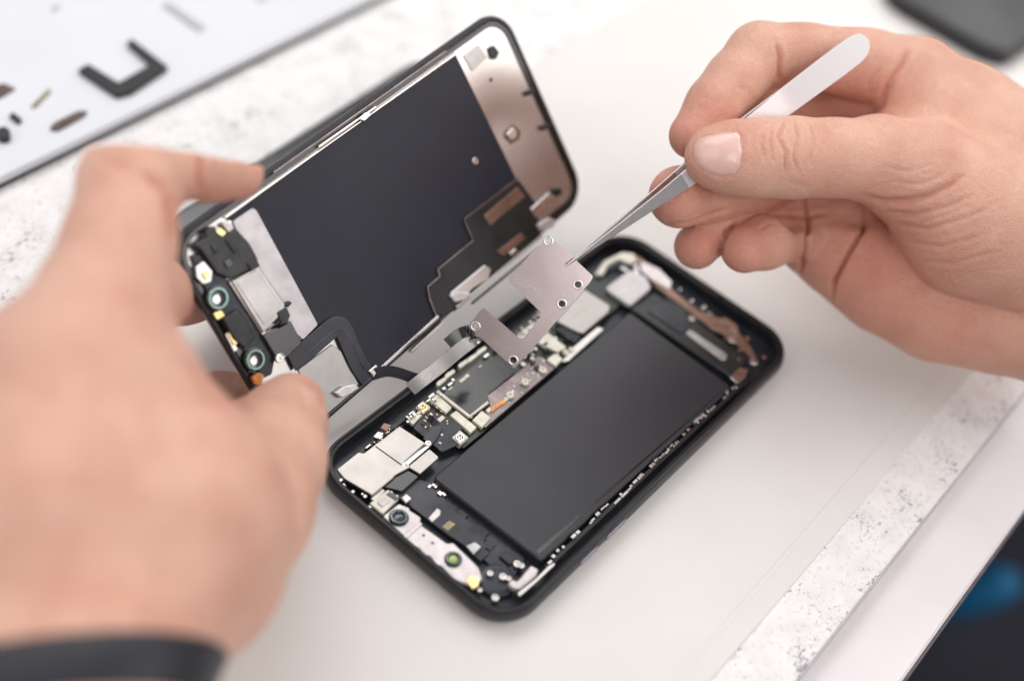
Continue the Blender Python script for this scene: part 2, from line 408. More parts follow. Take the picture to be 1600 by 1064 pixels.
# components
b('component', [(668, 622), (682, 615), (706, 636), (697, 645)], 5.0, 1.2, 'cream', .4)
b('component', [(703, 648), (713, 641), (745, 667), (735, 676)], 5.0, 1.2, 'cream', .4)
b('component', [(738, 656), (753, 641), (767, 652), (753, 668)], 5.1, 1.2, 'cream', .4)
b('component', [(633, 654), (645, 643), (660, 648), (645, 663)], 4.9, 1.2, 'cream', .4)
b('component', [(682, 655), (691, 648), (696, 652), (688, 659)], 4.7, .8, 'cream', .3)
screw(661, 636, 5.6, 1.5, 'gold', 10)
screw(719, 683, 5.4, 1.5, 'silver', 11)
chip = b('processor_chip', [(684, 611), (762, 553), (806, 580), (762, 616), (764, 626), (733, 649)], 4.9, 1.1, 'glossy', .4, .1)
b('chip_frame', [(681, 612), (685, 609), (734, 648), (762, 626), (764, 629), (733, 652)], 5.15, .9, 'cream', .1, .08)
b('connector_plate', [(761, 618), (842, 556), (868, 574), (758, 668), (748, 660), (766, 636)], 4.6, .7, 'mauve', .4)
b('flex_component', [(765, 638), (788, 622), (791, 627), (769, 643)], 5.2, .7, 'orange', .3)
b('component', [(759, 640), (765, 635), (769, 639), (763, 645)], 5.2, .7, 'cream', .2)
b('component', [(786, 622), (792, 618), (796, 622), (790, 627)], 5.2, .7, 'cream', .2)
for p in ((797, 616), (821, 596), (848, 577)): stud(*p, 5.6, 1.25)
b('flex_bridge', [(645, 668), (668, 640), (700, 650), (722, 668), (716, 694), (690, 706), (672, 690)], 4.5, .5, 'flex', 1.2)
V, Fc = merge(*[box_geo(*fb.hit(682+8*k, 668+3*k, 4.7)[:1]*2, 0, 0, 0, 0) for k in range(0)]) if False else ([], [])
ribbon(fb, 'flex_fold', smooth_path([(*fb.hit(668, 655, 4.7), 4.7), (*fb.hit(682, 664, 5.2), 5.2), (*fb.hit(676, 680, 5.0), 5.0), (*fb.hit(668, 690, 4.8), 4.8)]), 3.2, .25, M['flex'], ph)
# shields and connectors toward the far end
s2 = b('shield', [(869, 501), (912, 451), (954, 478), (951, 488), (912, 520), (900, 517)], 5.8, 1.6, 'foil', 1.0, .25)
for k in range(4):
    V, Fc = lathe_geo(fb.hit(899+7*k, 492-4*k, 5.86), [(.75, 5.8), (.7, 5.86), (.45, 5.86), (.42, 5.8)], 12); mesh('print_mark', V, Fc, M['greybar'], s2)
b('component', [(838, 534), (856, 519), (885, 542), (872, 550)], 5.2, 1.0, 'cream', .4)
b('component', [(854, 562), (866, 552), (880, 560), (868, 572)], 5.4, 1.2, 'cream', .4)
b('board_strip', [(878, 566), (886, 550), (934, 510), (944, 514), (890, 563)], 4.7, .8, 'silver', .5)
b('black_socket', [(868, 514), (880, 506), (908, 526), (900, 536)], 5.0, 1.0, 'glossy', .4)
b('component', [(800, 532), (812, 520), (834, 502), (846, 512), (818, 540)], 4.9, 1.0, 'cream', .4)
b('component', [(786, 545), (796, 536), (806, 543), (796, 553)], 4.7, .8, 'mauve', .3)
stud(884, 549, 5.6, 1.0)
stud(893, 545, 5.4, .8)
b('shield', [(945, 450), (985, 421), (1010, 432), (1018, 450), (985, 478)], 5.3, 1.4, 'sticker', 1.6, .25)
b('antenna_loop', [(930, 428), (944, 408), (972, 394), (990, 396), (996, 408), (984, 412), (968, 404), (950, 414), (942, 430)], 5.2, .8, 'cream', .8)
b('antenna_flex', [(984, 396), (1000, 402), (1046, 440), (1052, 454), (1093, 487), (1110, 489), (1122, 497), (1134, 496), (1152, 508), (1155, 520), (1172, 540), (1182, 558), (1174, 559), (1156, 540), (1140, 532), (1128, 520), (1112, 514), (1104, 506), (1070, 481), (1023, 445), (1004, 422)], 5.0, .6, 'copper', .8)
b('antenna_cover', [(1003, 408), (1030, 420), (1050, 440), (1046, 452), (1018, 436), (1000, 420)], 5.5, .6, 'white', .6)
spk = b('speaker_module', [(1022, 457), (1170, 560), (1146, 590), (985, 482)], 4.6, 2.4, 'plastic', 1.2, .4)
prism(fb, 'slot', [(1071, 520), (1078, 514), (1137, 554), (1134, 562), (1128, 562)], 4.9, .5, M['greybar'], spk, .8, .15)
b('speaker_cap', [(1030, 470), (1080, 506), (1066, 522), (1012, 486)], 5.0, .5, 'tray', .8)
screw(1144, 529, 5.7, 1.6); screw(1081, 497, 5.3, 1.1); screw(1178, 564, 6.0, 1.5); screw(1194, 558, 5.9, .8); stud(1168, 528, 5.6, .9, 'copper')
b('bracket', [(1140, 588), (1156, 573), (1170, 577), (1166, 587), (1151, 598)], 5.7, 1.6, 'silver', .5)
# near end: camera bracket, cameras
cb = b('camera_bracket', [(598, 806), (624, 786), (658, 808), (655, 818), (699, 849), (708, 847), (748, 886), (754, 903), (741, 916), (722, 909), (708, 904), (690, 884), (682, 882), (672, 868), (662, 866), (655, 856), (645, 852), (632, 838)], 5.6, 1.1, 'white', .8, .25)
prism(fb, 'bracket_rib', [(628, 838), (656, 814), (660, 818), (634, 842)], 6.1, .8, M['white'], cb, .3, .15)
for p in ((662, 836), (676, 848)): lathe(fb, 'hole', *p, [(.45, 5.55), (.45, 5.62), (.01, 5.62)], M['brown'], cb, 5.62, 12)
def camera_module(px, py, r, core):
    z = 5.6; c = fb.hit(px, py, z)
    V, Fc = lathe_geo(c, [(r*1.15, z-.2), (r*1.12, z+.35), (r, z+.5), (r*.95, z+.9), (r*.8, z+1.0), (r*.62, z+.7), (r*.55, z+.3), (.01, z+.25)], 32)
    o = mesh('camera', V, Fc, M['glossy'], ph, True, 35)
    V, Fc = lathe_geo(c, [(r*.92, z+.93), (r*.84, z+1.02), (r*.70, z+.85)], 32); mesh('ring', V, Fc, M['teal'], o, True)
    V, Fc = lathe_geo(c, [(r*.55, z+.45), (r*.4, z+.62), (r*.2, z+.7), (.01, z+.72)], 24); mesh('lens', V, Fc, M[core], o, True)
camera_module(623, 809, 2.5, 'lens'); camera_module(708, 874, 2.2, 'lensg')
b('flash_module', [(577, 786), (606, 764), (624, 777), (598, 803)], 5.3, 1.2, 'cream', .7, .2)
b('flash_window', [(589, 785), (603, 775), (611, 781), (598, 792)], 5.6, .4, 'sticker', .4)
b('slot', [(603, 772), (609, 767), (623, 777), (618, 782)], 5.45, .3, 'glossy', .3)
b('component', [(627, 777), (635, 771), (643, 778), (634, 785)], 5.2, .8, 'white', .3)
b('contact', [(579, 778), (596, 762), (602, 766), (586, 784)], 4.8, .9, 'white', .3)
b('gold_contact', [(727, 906), (735, 898), (750, 904), (748, 914), (738, 920)], 5.9, .5, 'gold', .5)
b('main_flex', [(612, 770), (655, 748), (690, 760), (700, 790), (742, 820), (762, 855), (742, 862), (700, 835), (640, 790)], 3.6, .5, 'flex', 1.0)
b('main_flex', [(640, 748), (676, 756), (760, 812), (822, 872), (800, 905), (762, 880), (726, 838), (672, 796)], 2.9, .7, 'tray', 1.5)
b('tab_and_glint', [(669, 809), (683, 793), (689, 797), (688, 804), (675, 815)], 4.0, .5, 'white', .3)
b('tab_and_glint', [(690, 822), (702, 812), (712, 818), (700, 829)], 3.8, .3, 'olive', .3)  # olive patch standing in for a metallic reflection, built as a part
b('tab_and_glint', [(728, 852), (742, 846), (752, 853), (740, 866)], 3.9, .4, 'greybar', .4)
scatter('contact_cluster', [(668, 760), (682, 757), (696, 776), (684, 780)], 7, 3.6, 'silver', (.6, 1.4), (.3, .8), 5)
for p, r in (((808, 880), 1.1), ((815, 883), .9), ((786, 900), 1.1), ((795, 903), .8), ((766, 895), .9), ((774, 933), 1.1), ((750, 921), .7)): screw(*p, 4.3, r)
b('corner_bracket', [(793, 911), (800, 904), (808, 908), (830, 882), (842, 889), (838, 898), (812, 919), (800, 917)], 6.0, 1.8, 'white', .8, .3)
b('corner_bracket', [(808, 926), (836, 904), (856, 884), (866, 878), (868, 882), (840, 908), (812, 932)], 5.2, .8, 'silver', .3, label='long thin silver bracket')
b('board_cover', [(780, 868), (792, 860), (808, 872), (797, 882)], 3.8, .6, 'darkslab', .4)
lathe(fb, 'vibration_disc', 777, 905, [(5.2, 2), (5.2, 3.1), (4.9, 3.3), (3.2, 3.3), (3.1, 3.15), (.01, 3.15)], M['tray'], ph, 3.3, 32)
# contact strips along both long sides
def strip(name, p0, p1, n, z, m, seed, w=.9, gap=.35):
    rg = random.Random(seed); a, c_ = np.array(fb.hit(*p0, z)), np.array(fb.hit(*p1, z)); g = []
    d = (c_-a)/n
    for i in range(n):
        if rg.random() < gap: continue
        p = a+d*(i+rg.uniform(0, .4)); l = abs(np.linalg.norm(d))*rg.uniform(.35, 1.0); q = rg.uniform(.4, 1)*w; off = rg.uniform(-.5, .5)
        g.append(box_geo(p[0], p[0]+l, p[1]+off-q/2, p[1]+off+q/2, z-1.2, z+rg.uniform(-.4, .4), .12))
    V, Fc = merge(*g); return mesh(name, V, Fc, M[m], ph)
strip('side_contacts', (846, 886), (1160, 594), 46, 5.9, 'silver', 3, 1.1)
strip('side_contacts', (900, 842), (1160, 590), 26, 5.3, 'white', 4, .8)
strip('side_contacts', (560, 708), (770, 545), 24, 6.0, 'silver', 8, 1.0)
strip('side_contacts', (640, 652), (770, 555), 14, 5.3, 'cream', 9, 1.1, .3)
strip('side_contacts', (770, 548), (905, 440), 16, 5.2, 'mauve', 11, 1.3, .3)
b('side_rail', [(850, 884), (1166, 590), (1171, 594), (856, 889)], 5.0, 1.2, 'plastic', .2)
b('side_rail', [(545, 716), (760, 548), (764, 552), (550, 722)], 5.0, 1.2, 'plastic', .2)
b('copper_contact', [(594, 668), (600, 660), (612, 664), (604, 674)], 6.0, .6, 'copper', .3)
b('contact', [(583, 682), (590, 674), (600, 676), (592, 686)], 5.9, .6, 'silver', .3)
scatter('tiny_components', [(648, 650), (670, 632), (700, 690), (690, 700)], 12, 4.4, 'cream', (.4, 1.0), (.2, .6), 21)
scatter('tiny_components', [(770, 555), (850, 500), (880, 540), (810, 560)], 34, 4.2, 'silver', (.5, 1.6), (.2, .8), 22)
scatter('tiny_components', [(770, 555), (850, 500), (880, 560), (820, 580)], 18, 4.2, 'cream', (.5, 1.8), (.2, .9), 23)
scatter('tiny_components', [(790, 600), (850, 560), (866, 574), (790, 640)], 20, 4.5, 'silver', (.3, .9), (.1, .5), 24)
scatter('tiny_components', [(640, 662), (668, 640), (690, 655), (668, 690)], 12, 4.3, 'plastic', (.8, 2.2), (.2, .7), 25)
scatter('tiny_components', [(590, 780), (612, 765), (655, 800), (600, 808)], 10, 4.6, 'white', (.4, 1.2), (.2, .7), 26)
scatter('tiny_components', [(955, 415), (990, 400), (1040, 440), (1000, 440)], 16, 4.4, 'silver', (.5, 1.8), (.2, .7), 27)
scatter('tiny_components', [(1050, 450), (1120, 490), (1185, 560), (1160, 570)], 18, 4.4, 'copper', (.5, 2.0), (.2, .9), 28)
scatter('tiny_components', [(1000, 410), (1100, 470), (1190, 540), (1180, 560)], 10, 4.8, 'silver', (.5, 1.3), (.2, .7), 29)
scatter('tiny_components', [(650, 770), (700, 780), (800, 870), (760, 880)], 16, 2.9, 'plastic', (1, 4), (.2, .8), 30)
scatter('tiny_components', [(648, 640), (700, 600), (760, 650), (715, 690)], 14, 4.6, 'gold', (.25, .6), (.1, .4), 31)
scatter('tiny_components', [(790, 560), (860, 505), (900, 530), (840, 580)], 26, 4.8, 'plastic', (.5, 1.8), (.2, .7), 32)
scatter('tiny_components', [(560, 705), (690, 605), (700, 612), (570, 715)], 22, 5.2, 'warm', (.3, 1.2), (.2, .9), 33)
scatter('tiny_components', [(770, 545), (900, 445), (910, 452), (780, 556)], 22, 5.0, 'silver', (.3, 1.2), (.2, .9), 34)
scatter('tiny_components', [(522, 745), (535, 735), (600, 810), (590, 818)], 9, 4.8, 'silver', (.3, 1.0), (.2, .8), 35)
# volume buttons on the near long side
for (xa, ya), (xb, yb) in (((940, 838), (970, 808)), ((896, 876), (926, 849))):
    x0 = fb.hit(xa, ya, 4)[0]; x1 = fb.hit(xb, yb, 4)[0]
    V, Fc = prism_geo(rnd([(x0, -1.1), (x1, -1.1), (x1, 1.1), (x0, 1.1)], 1.0), 0, .45, .2)
    V = [(x, -LY/2-z+.12, 4.4+y) for x, y, z in V]; mesh('volume_button', V, [tuple(reversed(f)) for f in Fc], M['button'], ph)

# ------------------------------------------------------------------ display panel held open
o_ = np.array([-6.2, 50.8, 58.5]); xr = np.array([139.5, 3.7, 15.2]); yd = np.array([7.2, -43.8, -54.6])
LLX, LLY = np.linalg.norm(xr), np.linalg.norm(yd); xr /= LLX; yd = yd-xr*(yd@xr); yd /= np.linalg.norm(yd)
cL = o_+xr*LLX/2+yd*LLY/2; fl_ = Fr(cL, xr, -yd, np.cross(xr, -yd))
dp = empty('display_panel', fl_.M(), 'black phone display panel tilted open in the left hand, inner side showing', 'display')
def l(name, pts, top, h, m, r=.5, ch=.12, parent=None, **k):
    r *= .55
    return prism(fl_, name, pts, top, h, M[m], parent or dp, r, ch, **k)
loft('bezel', [(3, -1.9), (.8, -1.9), (.2, -1.6), (0, -1.0), (0, .2), (.15, .6), (.5, .9), (1.1, .95), (1.5, .8), (1.7, .2)], M['shell'], dp, LLX, LLY, 10)
loft('glass', [(2.9, -1.95), (4, -1.98)], M['mirrorblack'], dp, LLX, LLY, 10, cap=True)
loft('mid_frame', [(1.6, .15), (1.9, .7), (3.3, .7), (3.5, .3)], M['glossy'], dp, LLX, LLY, 10)
prism(fl_, 'backing_plate', rrect(LLX-3.2, LLY-3.2, 8.5), .3, .8, M['warm'], dp, 0, 0, True)
l('graphite_sheet', [(352, 344), (712, 86), (807, 280), (727, 344), (741, 377), (686, 422), (689, 433), (670, 449), (672, 466), (684, 495), (588, 583), (572, 588), (540, 520), (497, 507), (440, 440), (396, 326), (366, 345)], .75, .4, 'graphite', .5, .08)
l('pale_plate', [(364, 346), (395, 325), (401, 329), (497, 507), (474, 531), (440, 500), (380, 390)], .95, .3, 'sticker', 1.2, .1)
l('pale_plate', [(466, 578), (520, 538), (534, 550), (560, 600), (545, 618), (512, 646), (500, 640)], .8, .4, 'can', .6, .08, label='shiny silver foil plate beside the thumb')
# module cluster at the near end
md = l('earpiece_module', [(305, 383), (322, 372), (322, 361), (337, 353), (341, 365), (352, 370), (369, 357), (390, 380), (403, 404), (405, 415), (392, 421), (360, 436), (339, 427), (316, 393)], 3.4, 2.6, 'plastic', .7, .35)
prism(fl_, 'rib', [(352, 375), (358, 371), (372, 392), (367, 396)], 3.9, .6, M['plastic'], md, .3, .2)
prism(fl_, 'rib', [(330, 385), (338, 380), (344, 392), (337, 397)], 3.9, .6, M['plastic'], md, .3, .2)
prism(fl_, 'rib', [(350, 410), (360, 404), (366, 414), (356, 420)], 3.9, .6, M['glossy'], md, .3, .2)
l('speaker_can', [(362, 440), (404, 415), (446, 475), (444, 487), (412, 521)], 3.2, 2.2, 'can', .9, .3)
l('can_lid', [(369, 441), (401, 422), (438, 476), (436, 486), (413, 508)], 3.35, .3, 'can', .7, .1)
l('speaker_can_lip', [(358, 441), (364, 438), (416, 520), (411, 524)], 2.6, 1.4, 'silver', .3, .15)
l('module_bracket', [(386, 412), (400, 404), (407, 416), (394, 424)], 3.9, 1.2, 'plastic', .5, .2)
l('module_bracket', [(434, 488), (448, 480), (454, 492), (450, 505), (440, 508)], 3.7, 1.6, 'plastic', .7, .2)
l('module_bracket', [(410, 524), (455, 501), (473, 536), (448, 560), (429, 556)], 3.0, 2.0, 'glossy', 1.0, .4)
l('hook', [(444, 476), (452, 470), (457, 474), (450, 481)], 2.2, .8, 'plastic', .5, .2)
l('black_block', [(348, 498), (373, 483), (386, 500), (399, 528), (384, 545), (366, 530)], 3.0, 2.2, 'plastic', .7, .35)
l('side_block', [(316, 395), (340, 425), (362, 442), (412, 524), (430, 560), (425, 585), (410, 592), (392, 560), (345, 500), (312, 432), (300, 400)], 1.6, 1.0, 'tray', 1, .2)
def lensring(px, py, r):
    c = fl_.hit(px, py, 2.6)
    V, Fc = lathe_geo(c, [(r*1.1, .5), (r*1.08, 2.3), (r, 2.6), (r*.82, 2.6), (r*.75, 2.2), (r*.70, 1.6), (.01, 1.5)], 36); o = mesh('sensor_ring', V, Fc, M['teal'], dp, True, 35)
    c2 = fl_.hit(px-3, py+2, 2.3)
    V, Fc = lathe_geo(c2, [(r*.5, 1.4), (r*.5, 2.2), (r*.42, 2.35), (r*.40, 2.1), (.01, 2.1)], 24); mesh('sensor_core', V, Fc, M['silver'], o, True, 35)
    V, Fc = lathe_geo(c, [(r*1.22, .5), (r*1.2, 1.9), (r*1.05, 2.0)], 36); mesh('sensor_gasket', V, Fc, M['glossy'], o, True, 35)
lensring(342, 466, 2.9); lensring(400, 562, 2.8)
l('gold_contact', [(337, 362), (345, 356), (354, 363), (348, 371)], 3.0, 1.0, 'gold', .4)
l('silver_contact', [(348, 350), (356, 346), (366, 356), (358, 364)], 2.4, 1.2, 'white', .4)
l('silver_contact', [(306, 418), (318, 408), (332, 424), (330, 440), (318, 444), (308, 434)], 2.5, 1.4, 'silver', .6)
l('gold_contact', [(316, 428), (324, 424), (329, 432), (322, 438)], 3.1, .6, 'gold', .3)
l('gold_contact', [(334, 490), (346, 485), (352, 493), (340, 500)], 2.8, 1.0, 'gold', .3)
l('gold_contact', [(356, 520), (364, 515), (374, 535), (366, 540)], 2.4, 1.0, 'gold', .3)
l('silver_contact', [(352, 522), (358, 518), (372, 546), (366, 550)], 1.9, .8, 'silver', .3)
l('amber_contact', [(395, 590), (403, 582), (413, 586), (410, 598), (400, 602)], 2.8, 1.4, 'orange', .6)
l('silver_contact', [(430, 556), (440, 550), (447, 557), (436, 566)], 3.0, .8, 'silver', .5)
lathe(fl_, 'screw', 437, 560, [(1.3, 2.6), (1.3, 3.3), (1.1, 3.5), (.5, 3.5), (.4, 3.2), (.01, 3.2)], M['silver'], dp, 3.5, 20)
# sensor flex strap
zf = 1.6
pp = smooth_path([(*fl_.hit(455, 566, 1.8), 1.8), (*fl_.hit(478, 549, zf), zf), (*fl_.hit(503, 527, zf), zf), (*fl_.hit(522, 512, zf), zf), (*fl_.hit(536, 514, zf), zf), (*fl_.hit(548, 540, zf), zf), (*fl_.hit(562, 570, zf), 1.5), (*fl_.hit(578, 592, zf), 1.2)], 8)
def flat_band(name, path, w, th, m, parent, fr=fl_):
    V = []; Fc = []; n = len(path)
    for i in range(n):
        p = np.array(path[i]); t = np.array(path[min(i+1, n-1)])-np.array(path[max(i-1, 0)]); t[2] = 0; t /= np.linalg.norm(t); s = np.array([-t[1], t[0], 0])
        for a, z_ in ((-1, 0), (-1, th*.7), (-.9, th), (.9, th), (1, th*.7), (1, 0)): V.append(tuple(p+s*a*w/2+np.array([0, 0, z_-th])))
    for i in range(n-1):
        for k in range(6): Fc.append((i*6+k, i*6+(k+1) % 6, i*6+6+(k+1) % 6, i*6+6+k))
    Fc += [tuple(range(6)), tuple((n-1)*6+5-k for k in range(6))]
    return mesh(name, V, Fc, m, parent)
fx = flat_band('sensor_flex', pp, 6.0, .14, M['flex'], dp)
flat_band('flex_trace', [p+np.array([.55, -.75, .03]) for p in pp[4:-6]], .22, .06, M['glossy'], fx)
# lower edge metal strips, clips
def lstrip(name, p0, p1, w, top, h, m, off=0):
    a, c_ = np.array(fl_.hit(*p0, top)), np.array(fl_.hit(*p1, top)); d = (c_-a)/np.linalg.norm(c_-a); n = np.array([-d[1], d[0]])
    return prism(fl_, name, [tuple(a+n*(off-w/2)), tuple(c_+n*(off-w/2)), tuple(c_+n*(off+w/2)), tuple(a+n*(off+w/2))], top, h, M[m], dp, .2, .15, True)
lstrip('edge_clip', (582, 588), (686, 494), .9, 1.9, 1.5, 'silver')
lstrip('edge_clip', (640, 545), (690, 499), .8, 2.0, 1.6, 'warm', -1.3)
lstrip('edge_clip', (352, 341), (716, 83), .55, 1.3, .9, 'silver', .1)
lstrip('edge_clip', (430, 275), (700, 84), .5, 1.5, .9, 'mauve', .9)
lstrip('edge_clip', (500, 233), (590, 170), .6, 1.9, 1.4, 'warm', .6)
l('edge_tab', [(524, 614), (538, 604), (556, 600), (562, 606), (548, 616), (534, 622)], 2.6, 1.6, 'white', .5, .3)
l('edge_tab', [(560, 186), (572, 176), (582, 178), (570, 190)], 2.2, 1.4, 'silver', .4, .2)
l('edge_tab', [(576, 580), (588, 570), (596, 576), (584, 588)], 2.2, 1.2, 'silver', .4, .2)
# far end features
l('square_hole', [(764, 76), (772, 71), (781, 82), (776, 93), (768, 92)], 1.1, .6, 'plastic', .8, .2)
l('latch', [(787, 206), (802, 194), (814, 206), (812, 218), (798, 226)], .6, .3, 'copper', .8, .1)
l('latch', [(792, 210), (802, 199), (808, 204), (808, 214), (798, 220)], 1.6, 1.2, 'silver', .6, .3)
lathe(fl_, 'screw', 743, 252, [(1.2, .7), (1.2, 1.1), (.9, 1.2), (.5, 1.1), (.4, .8), (.01, .8)], M['warm'], dp, 1.1, 18)
lathe(fl_, 'rivet', 768, 125, [(.6, .3), (.6, .6), (.01, .65)], M['brown'], dp, .6, 12)
for p in ((832, 146), (856, 200)): l('clip', [(p[0]-8, p[1]-2), (p[0]+2, p[1]-8), (p[0]+5, p[1]-2), (p[0]-4, p[1]+4)], 2.0, 1.6, 'darkslab', .4, .2)
l('inner_lip', [(724, 88), (748, 70), (762, 90), (738, 112)], .55, .3, 'can', .8, .1)
cf = l('folded_flex', [(811, 281), (727, 344), (741, 377), (686, 422), (689, 433), (670, 449), (674, 470), (684, 494), (712, 486), (760, 444), (808, 404), (846, 368), (838, 318)], 1.5, .9, 'plastic', .8, .25)
lip = [(809, 279), (725, 343), (739, 376), (684, 421), (687, 432), (668, 448), (671, 467), (683, 497)]
fp = [np.array([*fl_.hit(*p, 1.4), 1.6]) for p in lip]
lipp = []
for i in range(len(fp)-1):
    for k in range(4): lipp.append(fp[i]+(fp[i+1]-fp[i])*k/4)
lipp.append(fp[-1]); flat_band('flex_border', lipp, .6, .6, M['mauve'], dp)
l('copper_pad', [(756, 337), (809, 292), (821, 307), (766, 353)], 1.7, .3, 'copper', .3, .08)
l('copper_pad', [(777, 393), (814, 364), (822, 372), (787, 400)], 1.7, .3, 'copper', .3, .08)
l('connector', [(829, 327), (858, 301), (873, 308), (838, 341)], 1.9, 1.2, 'silver', .6, .25)
l('connector', [(866, 296), (876, 292), (880, 303), (870, 308)], 1.9, 1.2, 'plastic', .6, .25)
l('connector', [(704, 458), (758, 414), (768, 420), (764, 436), (738, 452), (722, 470), (708, 470)], 2.0, .8, 'warm', 1.0, .3)
l('connector', [(703, 462), (716, 456), (736, 458), (728, 468), (712, 473)], 2.7, 1.0, 'white', .8, .3)
l('connector', [(840, 352), (858, 340), (872, 346), (864, 356), (846, 362)], 2.4, 1.6, 'white', .8, .3)
l('connector', [(796, 396), (806, 388), (812, 394), (802, 402)], 2.4, 1.4, 'silver', .5, .25)
lstrip('wire', (712, 478), (848, 366), .7, 2.4, .7, 'warm', -.6)
lstrip('wire', (735, 468), (842, 380), .7, 2.2, .7, 'plastic', -1.6)
# black ribbon leaving the panel, then the silver cable with its plug
def pd(px, py, d): return fl_.loc(atd(px, py, d))
dE = (A[2]@(fl_.world((*fl_.hit(585, 588, 1), 1))-CAM))
def camloc(v): return fl_.R@(np.array(v)@A)   # camera direction -> panel local
P1 = [pd(566, 590, dE), pd(584, 585, dE-1), pd(604, 580, dE), pd(624, 583, dE+1), pd(648, 591, dE+2), pd(662, 592, dE+3)]
P1 = smooth_path(P1, 5)
ribbon(fl_, 'cable_black', P1, 3.6, .25, M['flex'], dp, tw=[camloc((.15, 1, .5))]*len(P1))
d0 = dE+1
P2 = smooth_path([pd(641, 608, d0), pd(660, 593, d0), pd(690, 570, d0+1), pd(716, 548, d0+1), pd(738, 531, d0+1.5), pd(746, 523, d0+3)], 6)
cabl = ribbon(fl_, 'cable_silver', P2, 4.4, .35, M['silver'], dp, tw=[camloc((.6, .75, .35))]*len(P2))
P3 = smooth_path([pd(699, 537, d0-2.5), pd(716, 523, d0-2.8), pd(733, 517, d0-1.5), pd(741, 524, d0+.5), pd(743, 534, d0+1)], 5)
ribbon(fl_, 'cable_plug', P3, 3.4, .4, M['glossy'], dp, tw=[camloc((.35, .9, .2))]*len(P3))

# ------------------------------------------------------------------ metal plate held in the tweezers
def pdep(px, py): return 384+(py-367)*.035-(px-860)*.012
p0 = atd(860, 470, pdep(860, 470)); p1 = atd(960, 470, pdep(960, 470)); p2 = atd(860, 370, pdep(860, 370))
X = (p1-p0)/np.linalg.norm(p1-p0); Y = p2-p0; Y -= X*(Y@X); Y /= np.linalg.norm(Y); Z = np.cross(X, Y)
fp_ = Fr(p0, X, Y, Z)
pe = empty('shield_plate', fp_.M(), 'thin brushed steel bracket plate with five round holes, gripped by the tweezers above the phone', 'metal plate')
out = [(857, 367), (927, 432), (923, 440), (826, 552), (818, 560), (804, 576), (731, 510), (752, 483), (757, 482), (812, 529), (818, 529), (845, 494), (844, 487), (795, 440), (795, 434)]
P = rnd(ccw([fp_.hit(*p, 0) for p in out]), .55, 3)
holes = [(857, 377, 1.25), (903, 445, 1.3), (878, 475, 1.3), (743, 510, 1.3), (802, 563, 1.3)]
bm = bmesh.new()
loops = [P]+[[(fp_.hit(x, y, 0)[0]+.72*r*math.cos(-2*math.pi*k/20), fp_.hit(x, y, 0)[1]+.72*r*math.sin(-2*math.pi*k/20)) for k in range(20)] for x, y, r in holes]
tri = tessellate_polygon([[Vector((x, y, 0)) for x, y in lp] for lp in loops]); flat = [q for lp in loops for q in lp]
N0 = len(flat); V = [(x, y, 0) for x, y in flat]+[(x, y, -.3) for x, y in flat]; Fc = []
for t in tri:
    a, b_, c = (flat[i] for i in t); s = (b_[0]-a[0])*(c[1]-a[1])-(c[0]-a[0])*(b_[1]-a[1]); t = t if s > 0 else (t[0], t[2], t[1])
    Fc += [tuple(t), tuple(N0+i for i in reversed(t))]
k = 0
for lp in loops:
    n = len(lp)
    for i in range(n): Fc.append((k+(i+1) % n, k+i, N0+k+i, N0+k+(i+1) % n))
    k += n
bm.free()
pm = mesh('plate', V, Fc, M['plate'], pe)
bv = pm.modifiers.new('Bevel', 'BEVEL'); bv.width = .00009; bv.segments = 2; bv.limit_method = 'ANGLE'
for x, y, r in holes:
    c = fp_.hit(x, y, 0)
    V, Fc = lathe_geo(c, [(r*1.18, -.02), (r*1.15, .10), (r*1.0, .16), (r*.8, .10), (r*.70, -.1), (r*.68, -.32)], 28); mesh('hole_rim', V, Fc, M['silver'], pe, True, 40)
for (x, y, w_, seed) in ((836, 448, 26, 1), (788, 540, 22, 2), (812, 440, 14, 3), (882, 460, 8, 4)):
    rg = random.Random(seed); g = []
    for _ in range(int(w_*.5)):
        a = fp_.hit(x+rg.uniform(-w_, w_)*.55, y+rg.uniform(-w_, w_)*.35, 0); th = rg.gauss(-.5, .35); L_ = rg.uniform(.4, 1.6)
        dx, dy = math.cos(th)*L_/2, math.sin(th)*L_/2; nx, ny = -math.sin(th)*.035, math.cos(th)*.035
        g.append(([(a[0]-dx, a[1]-dy, .012), (a[0]+nx, a[1]+ny, .012), (a[0]+dx, a[1]+dy, .012), (a[0]-nx, a[1]-ny, .012)], [(0, 3, 2, 1)]))
    V, Fc = merge(*g); mesh('scratches', V, Fc, M['silver'], pm)

